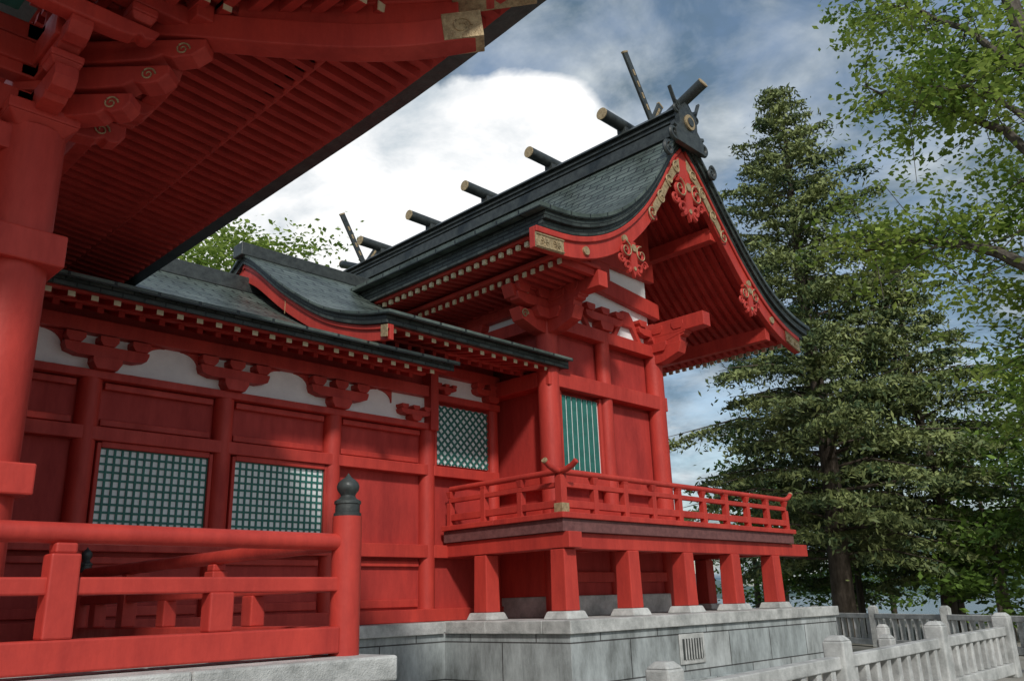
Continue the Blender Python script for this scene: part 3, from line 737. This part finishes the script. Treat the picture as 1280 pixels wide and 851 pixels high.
def decid(name,limbs,m,lsz,seed,twigs=7,rad=.5,n=42,tr_r=.28,bark=BARKL,spread=1.0):
    r=np.random.default_rng(seed); E=empty(name); tr=P('trunk_and_limbs',E,bark,smooth=True); C_=[]
    for li,(pts,r0,r1) in enumerate(limbs):
        pp=interp(pts,4); pp=[tuple(np.array(p)+r.normal(0,.03*spread,3)) for p in pp]; tr.tube(pp,r0,r1,8)
        if li==0: continue
        for k in range(3,len(pp)):
            for j in range(twigs):
                a=np.array(pp[k]); dd=r.normal(size=3); dd[2]=dd[2]*.55+.15; dd/=np.linalg.norm(dd); L=r.uniform(.5,1.7)*spread
                b1=a+dd*L*.5+r.normal(0,.08,3); b2=b1+(dd+r.normal(0,.35,3))*L*.5
                tr.tube([tuple(a),tuple(b1),tuple(b2)],max(.014,r1*.5),.006,4)
                for c in (b1,b2,b2+r.normal(0,.25,3)*spread):
                    nn=int(n*r.uniform(.2,1.2)); q=c+r.normal(0,1,(nn,3))*np.array([rad,rad,rad*.34])*r.uniform(.35,.95); C_.append(q)
    tr.done(); leaves('foliage',E,np.concatenate(C_),lsz,m,.8,.6)
T0=(17.8,2.4)
decid('deciduous_tree',[
 ([(T0[0],T0[1],-1.6),(T0[0],T0[1]+.1,3),(T0[0]+.1,T0[1],8),(T0[0],T0[1]+.4,13),(T0[0],T0[1]+.6,16)],.3,.08),
 ([(17.8,2.5,5.0),(18,3.6,6.15),(18.1,4.7,6.9),(18,5.5,7.2),(18,6.5,7.25)],.15,.03),
 ([(17.8,2.5,7.5),(18,3.6,9.2),(18.2,4.7,10.2),(18,5.8,11.2)],.11,.02),
 ([(17.8,2.6,9.8),(17.8,3.6,11.4),(18,4.6,12.6),(18.1,5.4,13.4)],.09,.02),
 ([(17.8,2.6,8.5),(17.3,3.4,9.6),(17,4.4,10.0)],.07,.02),
 ([(17.8,2.6,11.8),(17.8,3.2,13.4),(17.9,4.0,14.8)],.07,.02),
 ([(17.8,2.5,3.0),(18.6,3.3,4.2),(19.4,4.0,4.9)],.07,.02),
 ([(17.8,2.5,4.0),(18.8,3.2,5.2),(19.9,3.9,5.9)],.07,.02),
 ([(17.8,2.5,2.0),(18.8,3.5,2.9),(19.8,4.3,3.2)],.06,.02),
 ([(17.8,2.5,9),(18.5,3.0,10.5),(19.4,3.6,11.2)],.06,.02),
 ([(17.8,2.5,6),(18.7,3.0,7.6),(19.6,3.6,8.4)],.06,.02),
 ],LDEC,.075,5,twigs=4,rad=.45,n=32)
decid('deciduous_tree',[
 ([(15.5,31,-1.6),(15.5,31,5),(15.4,31,11)],.35,.1),
 ([(15.5,31,6),(14,30.5,10),(13,30,12.6)],.12,.03),([(15.5,31,7),(15.6,31,12),(15.4,30.6,13.6)],.12,.03),
 ([(15.5,31,6),(17.5,31,9.5),(19,31,11.5)],.12,.03),([(15.5,31,6),(12.5,32,9),(10.5,32.5,11)],.12,.03),
 ([(15.5,31,6),(16.5,30.5,11),(17.2,30,12.8)],.12,.03)],LDEC,.12,9,twigs=7,rad=1.0,n=70,spread=1.5)

E=empty('distant_trees'); tr=P('trunks',E,BARK,smooth=True); C_=[]
r=np.random.default_rng(77)
def blob(x,y,h,R,n,zb=-1.6):
    tr.tube([(x,y,zb),(x+.2,y,zb+h*.5),(x,y+.2,zb+h*.85)],.16,.04,6)
    k=int(12+R*5)
    for _ in range(k):
        a=r.uniform(0,2*math.pi); t=r.uniform(.15,1); rr_=R*math.sqrt(r.random())*(1-.55*max(0,t-.45)/.55)
        c=np.array([x+rr_*math.cos(a),y+rr_*math.sin(a),zb+h*t]); m_=int(n*r.uniform(.5,1.3))
        q=c+r.normal(0,1,(m_,3))*np.array([.7,.7,.26])*r.uniform(.6,1.1); C_.append(q)
for i in range(34):
    ang=math.radians(r.uniform(-6,33)); D=r.uniform(38,58); h=r.uniform(5,9.5)+ (D-36)*.08
    blob(D*math.cos(ang),D*math.sin(ang),h,r.uniform(1.8,3.0),85)
for x,y,h in ((33,18.0,9.0),(34,7.6,9.5),(31,6.0,9),(31,8.6,5.0),(29.5,4.6,8)): blob(x,y,h,2.2,140)
tr.done(); leaves('foliage',E,np.concatenate(C_),.13,LBAK,.6,.55)

# ================================================================= CAMERA
f,yaw,pit,rol=1050.98,.77178774,.30205234,-.03093413
Hh=Vector((math.cos(yaw),math.sin(yaw),0));R_=Vector((math.sin(yaw),-math.cos(yaw),0));K=Vector((0,0,1))
Fw=math.cos(pit)*Hh+math.sin(pit)*K;U=-math.sin(pit)*Hh+math.cos(pit)*K
c,s=math.cos(rol),math.sin(rol); Rx=c*R_+s*U; Uy=-s*R_+c*U
cam=bpy.data.cameras.new('camera'); co=bpy.data.objects.new('camera',cam); sc.collection.objects.link(co)
M=Matrix((( Rx.x,Uy.x,-Fw.x,0),(Rx.y,Uy.y,-Fw.y,0),(Rx.z,Uy.z,-Fw.z,ZO),(0,0,0,1))); co.matrix_world=M
cam.sensor_width=36; cam.lens=36*f/1280; cam.clip_end=3000; cam.clip_start=.05; sc.camera=co

# ================================================================= LIGHT
sd=Vector((-.58,-.81,0)).normalized(); el=math.radians(38)
sun=bpy.data.lights.new('sun','SUN'); sun.energy=2.6; sun.angle=math.radians(5); sun.color=(1,.96,.90)
so=bpy.data.objects.new('sun',sun); sc.collection.objects.link(so)
dirv=Vector((sd.x*math.cos(el),sd.y*math.cos(el),math.sin(el))); so.rotation_euler=dirv.to_track_quat('Z','Y').to_euler(); so.location=(0,0,30)
w=bpy.data.worlds.new('World'); sc.world=w; w.use_nodes=True; nt=w.node_tree; nt.nodes.clear()
out=nt.nodes.new('ShaderNodeOutputWorld'); bg=nt.nodes.new('ShaderNodeBackground'); bg.inputs['Strength'].default_value=.15
sky=nt.nodes.new('ShaderNodeTexSky'); sky.sky_type='NISHITA'; sky.sun_disc=False; sky.sun_elevation=el; sky.sun_rotation=math.atan2(sd.x,sd.y)
sky.air_density=1.2; sky.dust_density=1.5
tc=nt.nodes.new('ShaderNodeTexCoord')
sep=nt.nodes.new('ShaderNodeSeparateXYZ'); nt.links.new(tc.outputs['Generated'],sep.inputs[0])
def math_(op,a,b=None,clamp=False):
    n=nt.nodes.new('ShaderNodeMath'); n.operation=op; n.use_clamp=clamp
    for i,v in enumerate((a,b)):
        if v is None: continue
        if isinstance(v,(int,float)): n.inputs[i].default_value=v
        else: nt.links.new(v,n.inputs[i])
    return n.outputs[0]
den=math_('ADD',math_('MAXIMUM',sep.outputs['Z'],0),.22)
cmb=nt.nodes.new('ShaderNodeCombineXYZ'); nt.links.new(math_('DIVIDE',sep.outputs['X'],den),cmb.inputs[0]); nt.links.new(math_('DIVIDE',sep.outputs['Y'],den),cmb.inputs[1])
def noise(scale,detail,rough,dist,off=0):
    n=nt.nodes.new('ShaderNodeTexNoise'); n.inputs['Scale'].default_value=scale; n.inputs['Detail'].default_value=detail; n.inputs['Roughness'].default_value=rough; n.inputs['Distortion'].default_value=dist
    mp=nt.nodes.new('ShaderNodeMapping'); mp.inputs['Location'].default_value=(off,off*.7,0); nt.links.new(cmb.outputs[0],mp.inputs[0]); nt.links.new(mp.outputs[0],n.inputs['Vector']); return n.outputs['Fac']
n1=noise(3.0,6,.6,.3,1.3); n2=noise(4.6,6,.60,.3,5.1)
def lobe(v,a,b):
    dp=nt.nodes.new('ShaderNodeVectorMath'); dp.operation='DOT_PRODUCT'; dp.inputs[1].default_value=v; nt.links.new(tc.outputs['Generated'],dp.inputs[0])
    mr=nt.nodes.new('ShaderNodeMapRange'); mr.interpolation_type='SMOOTHSTEP'; mr.inputs[1].default_value=a; mr.inputs[2].default_value=b; nt.links.new(dp.outputs['Value'],mr.inputs[0]); return mr.outputs[0]
LL=math_('MAXIMUM',math_('MAXIMUM',lobe((.640,.615,.462),.985,.997),lobe((.545,.715,.440),.983,.997)),lobe((.44,.80,.40),.97,.995))
def ramp(sock,p0,p1,c0,c1):
    r_=nt.nodes.new('ShaderNodeValToRGB'); r_.color_ramp.elements[0].position=p0; r_.color_ramp.elements[1].position=p1
    r_.color_ramp.elements[0].color=(*c0,1); r_.color_ramp.elements[1].color=(*c1,1); nt.links.new(sock,r_.inputs[0]); return r_.outputs[0]
def mix(f_,a,b):
    m_=nt.nodes.new('ShaderNodeMix'); m_.data_type='RGBA'
    nt.links.new(f_,m_.inputs[0]); 
    for i,v in ((6,a),(7,b)):
        if isinstance(v,tuple): m_.inputs[i].default_value=(*v,1)
        else: nt.links.new(v,m_.inputs[i])
    return m_.outputs[2]
thin=mix(ramp(n1,.36,.60,(.25,.25,.25),(1,1,1)),sky.outputs[0],ramp(n2,.40,.70,(.80,1.25,1.70),(4.2,4.6,4.9)))
cov=math_('ADD',math_('MULTIPLY',n1,.7),math_('MULTIPLY',LL,.55))
cum=mix(ramp(cov,.60,.69,(0,0,0),(1,1,1)),thin,ramp(math_('ADD',n2,math_('MULTIPLY',LL,.22)),.48,.74,(3.7,4.2,4.6),(7.2,7.2,7.2)))
nt.links.new(cum,bg.inputs[0]); nt.links.new(bg.outputs[0],out.inputs[0])
sc.view_settings.view_transform='Standard'; sc.view_settings.look='None'; sc.view_settings.exposure=0
